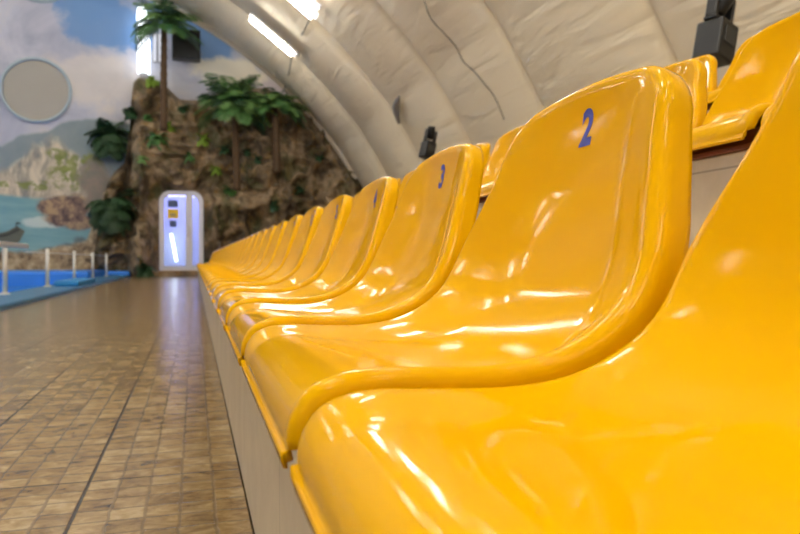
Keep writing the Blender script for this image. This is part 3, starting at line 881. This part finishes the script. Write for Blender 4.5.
# cables
def cable(pts, label, r=.012):
    bm = bmesh.new(); w = [on_vault(a, b, -.02) for a, b in pts]; tube(bm, catmull(w, 6), r, 6)
    tag(link('cable', bm, M['cable'], None, True), label, 'cable', 'cables on the vault')
cable([(424, 2), (431, 20), (443, 33), (456, 48), (463, 62), (474, 72), (483, 83), (494, 97), (504, 120)], 'thin dark cable running down the cream vault above the number 3 seat', .007)
cable([(312, 16), (303, 34), (293, 54), (289, 74), (284, 92)], 'thin cable hanging from the lit tubes down to the small palm')
bm = bmesh.new(); w = [on_vault(a, b, -.1) for a, b in ((399, 97), (396, 108), (399, 124))]; tube(bm, catmull(w, 6), [.02, .03, .05, .06, .07, .07, .08, .07, .07, .06, .05, .04, .02], 8)
tag(link('dark_fold', bm, M['grey'], None, True), 'grey strap hanging where two vault seams cross', 'fold')  # grey strip shaped to stand in for a dark fold of the membrane

# ------------------------------------------------------------------ stage lights behind the back row
def stage_light(base_top, tilt, rz, s, label, floor_z):
    t = empty('stage_light', (base_top.x, base_top.y, base_top.z)); t.rotation_euler = (0, .25, rz); tag(t, label, 'stage light', 'black moving stage lights')
    R_ = Matrix.Rotation(tilt, 3, 'Y')
    bm = bmesh.new(); vs = box(bm, -.12 * s, .12 * s, -.12 * s, .12 * s, -.33 * s, 0, .02 * s)
    link('base', bm, M['black'], t)
    bm = bmesh.new(); box(bm, -.07 * s, .07 * s, -.127 * s, -.121 * s, -.2 * s, -.06 * s, .002); link('display', bm, M['dark_metal'], t)
    for q in (-1, 1):
        bm = bmesh.new(); box(bm, (q * .11 - .02) * s, (q * .11 + .02) * s, -.05 * s, .05 * s, .03 * s, .27 * s, .012 * s); link('yoke_arm', bm, M['black'], t)
    bm = bmesh.new(); box(bm, -.13 * s, .13 * s, -.06 * s, .06 * s, .001, .035 * s, .01 * s); link('yoke', bm, M['black'], t)
    bm = bmesh.new(); d = Vector((math.sin(tilt), -.3, math.cos(tilt))).normalized()
    c = Vector((0, 0, .2 * s)); tube(bm, [c - d * .12 * s, c - d * .09 * s, c + d * .05 * s, c + d * .12 * s, c + d * .14 * s], [.05 * s, .075 * s, .085 * s, .075 * s, .07 * s], 20)
    hd = link('head', bm, M['black'], t, True)
    bm = bmesh.new(); tube(bm, [c + d * .139 * s, c + d * .144 * s], .062 * s, 20); link('lens', bm, M['lens'], hd, True)
    # stand
    hb = .331 * s; st = empty('light_stand', (base_top.x - hb * math.sin(.25) * math.cos(rz), base_top.y - hb * math.sin(.25) * math.sin(rz), floor_z)); tag(st, 'slim tripod stand carrying the ' + ('large' if s > .76 else 'small distant') + ' black stage light', 'stand', 'stands of the stage lights')
    hgt = base_top.z - hb * math.cos(.25) - .007 - floor_z
    bm = bmesh.new(); tube(bm, [(0, 0, .14), (0, 0, hgt)], .02, 10); link('pole', bm, M['dark_metal'], st, True)
    for q in range(3):
        a = q * 2 * PI / 3 + .4; bm = bmesh.new(); tube(bm, [(.015 * math.cos(a), .015 * math.sin(a), .3), (.3 * math.cos(a), .3 * math.sin(a), .012)], .012, 8); link('leg', bm, M['dark_metal'], st, True)
TOP3 = Z0 - .018 + 2 * ROW_DZ
def lamp_at(px, py, x):
    u = (px - 400) / F; r = Vector((ST + u * CT, CT - u * ST, (260 - py) / F)); return Vector((0, 0, H)) + r * (x / r.x)
stage_light(lamp_at(717, 26, 3.15), .2, .3, .76, 'large black moving stage light near the top right corner, behind the back row', TOP3)
stage_light(lamp_at(429, 143, 3.3), -.35, .3, .72, 'small distant black moving stage light showing over the number 3 seat', TOP3)

# ------------------------------------------------------------------ daylight-free hall: tube lights, added fill over the seats, plus faint ambient from the open near end
wd = bpy.data.worlds.new('hall'); SC.world = wd; wd.use_nodes = True
bgn = wd.node_tree.nodes['Background']; bgn.inputs[0].default_value = (1.0, .93, .84, 1); bgn.inputs[1].default_value = .5
def area(name, loc, rot, sx, sy, e, col):
    l = bpy.data.lights.new(name, 'AREA'); l.shape = 'RECTANGLE'; l.size = sx; l.size_y = sy; l.energy = e; l.color = col
    o = bpy.data.objects.new(name, l); COL.objects.link(o); o.location = loc; o.rotation_euler = rot; return o
WARM = (1.0, .92, .76)
for i, y in enumerate((-3, 0, 3)):
    area('seat_fill_light', (-1.2, y, 7.0), (0, math.radians(-12), 0), 1.5, .2, 68, WARM)  # unseen fill lights added overhead to brighten the near seats

cam = bpy.data.cameras.new('camera'); co = bpy.data.objects.new('camera', cam); COL.objects.link(co)
cam.lens = F / 800 * 36; cam.sensor_width = 36; cam.clip_start = .01; cam.clip_end = 200
co.location = (0, 0, H); co.rotation_euler = (math.radians(90 - math.degrees(math.atan(7 / F))), 0, -TH)
cam.dof.use_dof = True; cam.dof.focus_distance = .82; cam.dof.aperture_fstop = 8.5
SC.camera = co
vs_ = SC.view_settings; vs_.view_transform = 'Standard'; vs_.look = 'None'; vs_.gamma = 1; vs_.exposure = 0.51
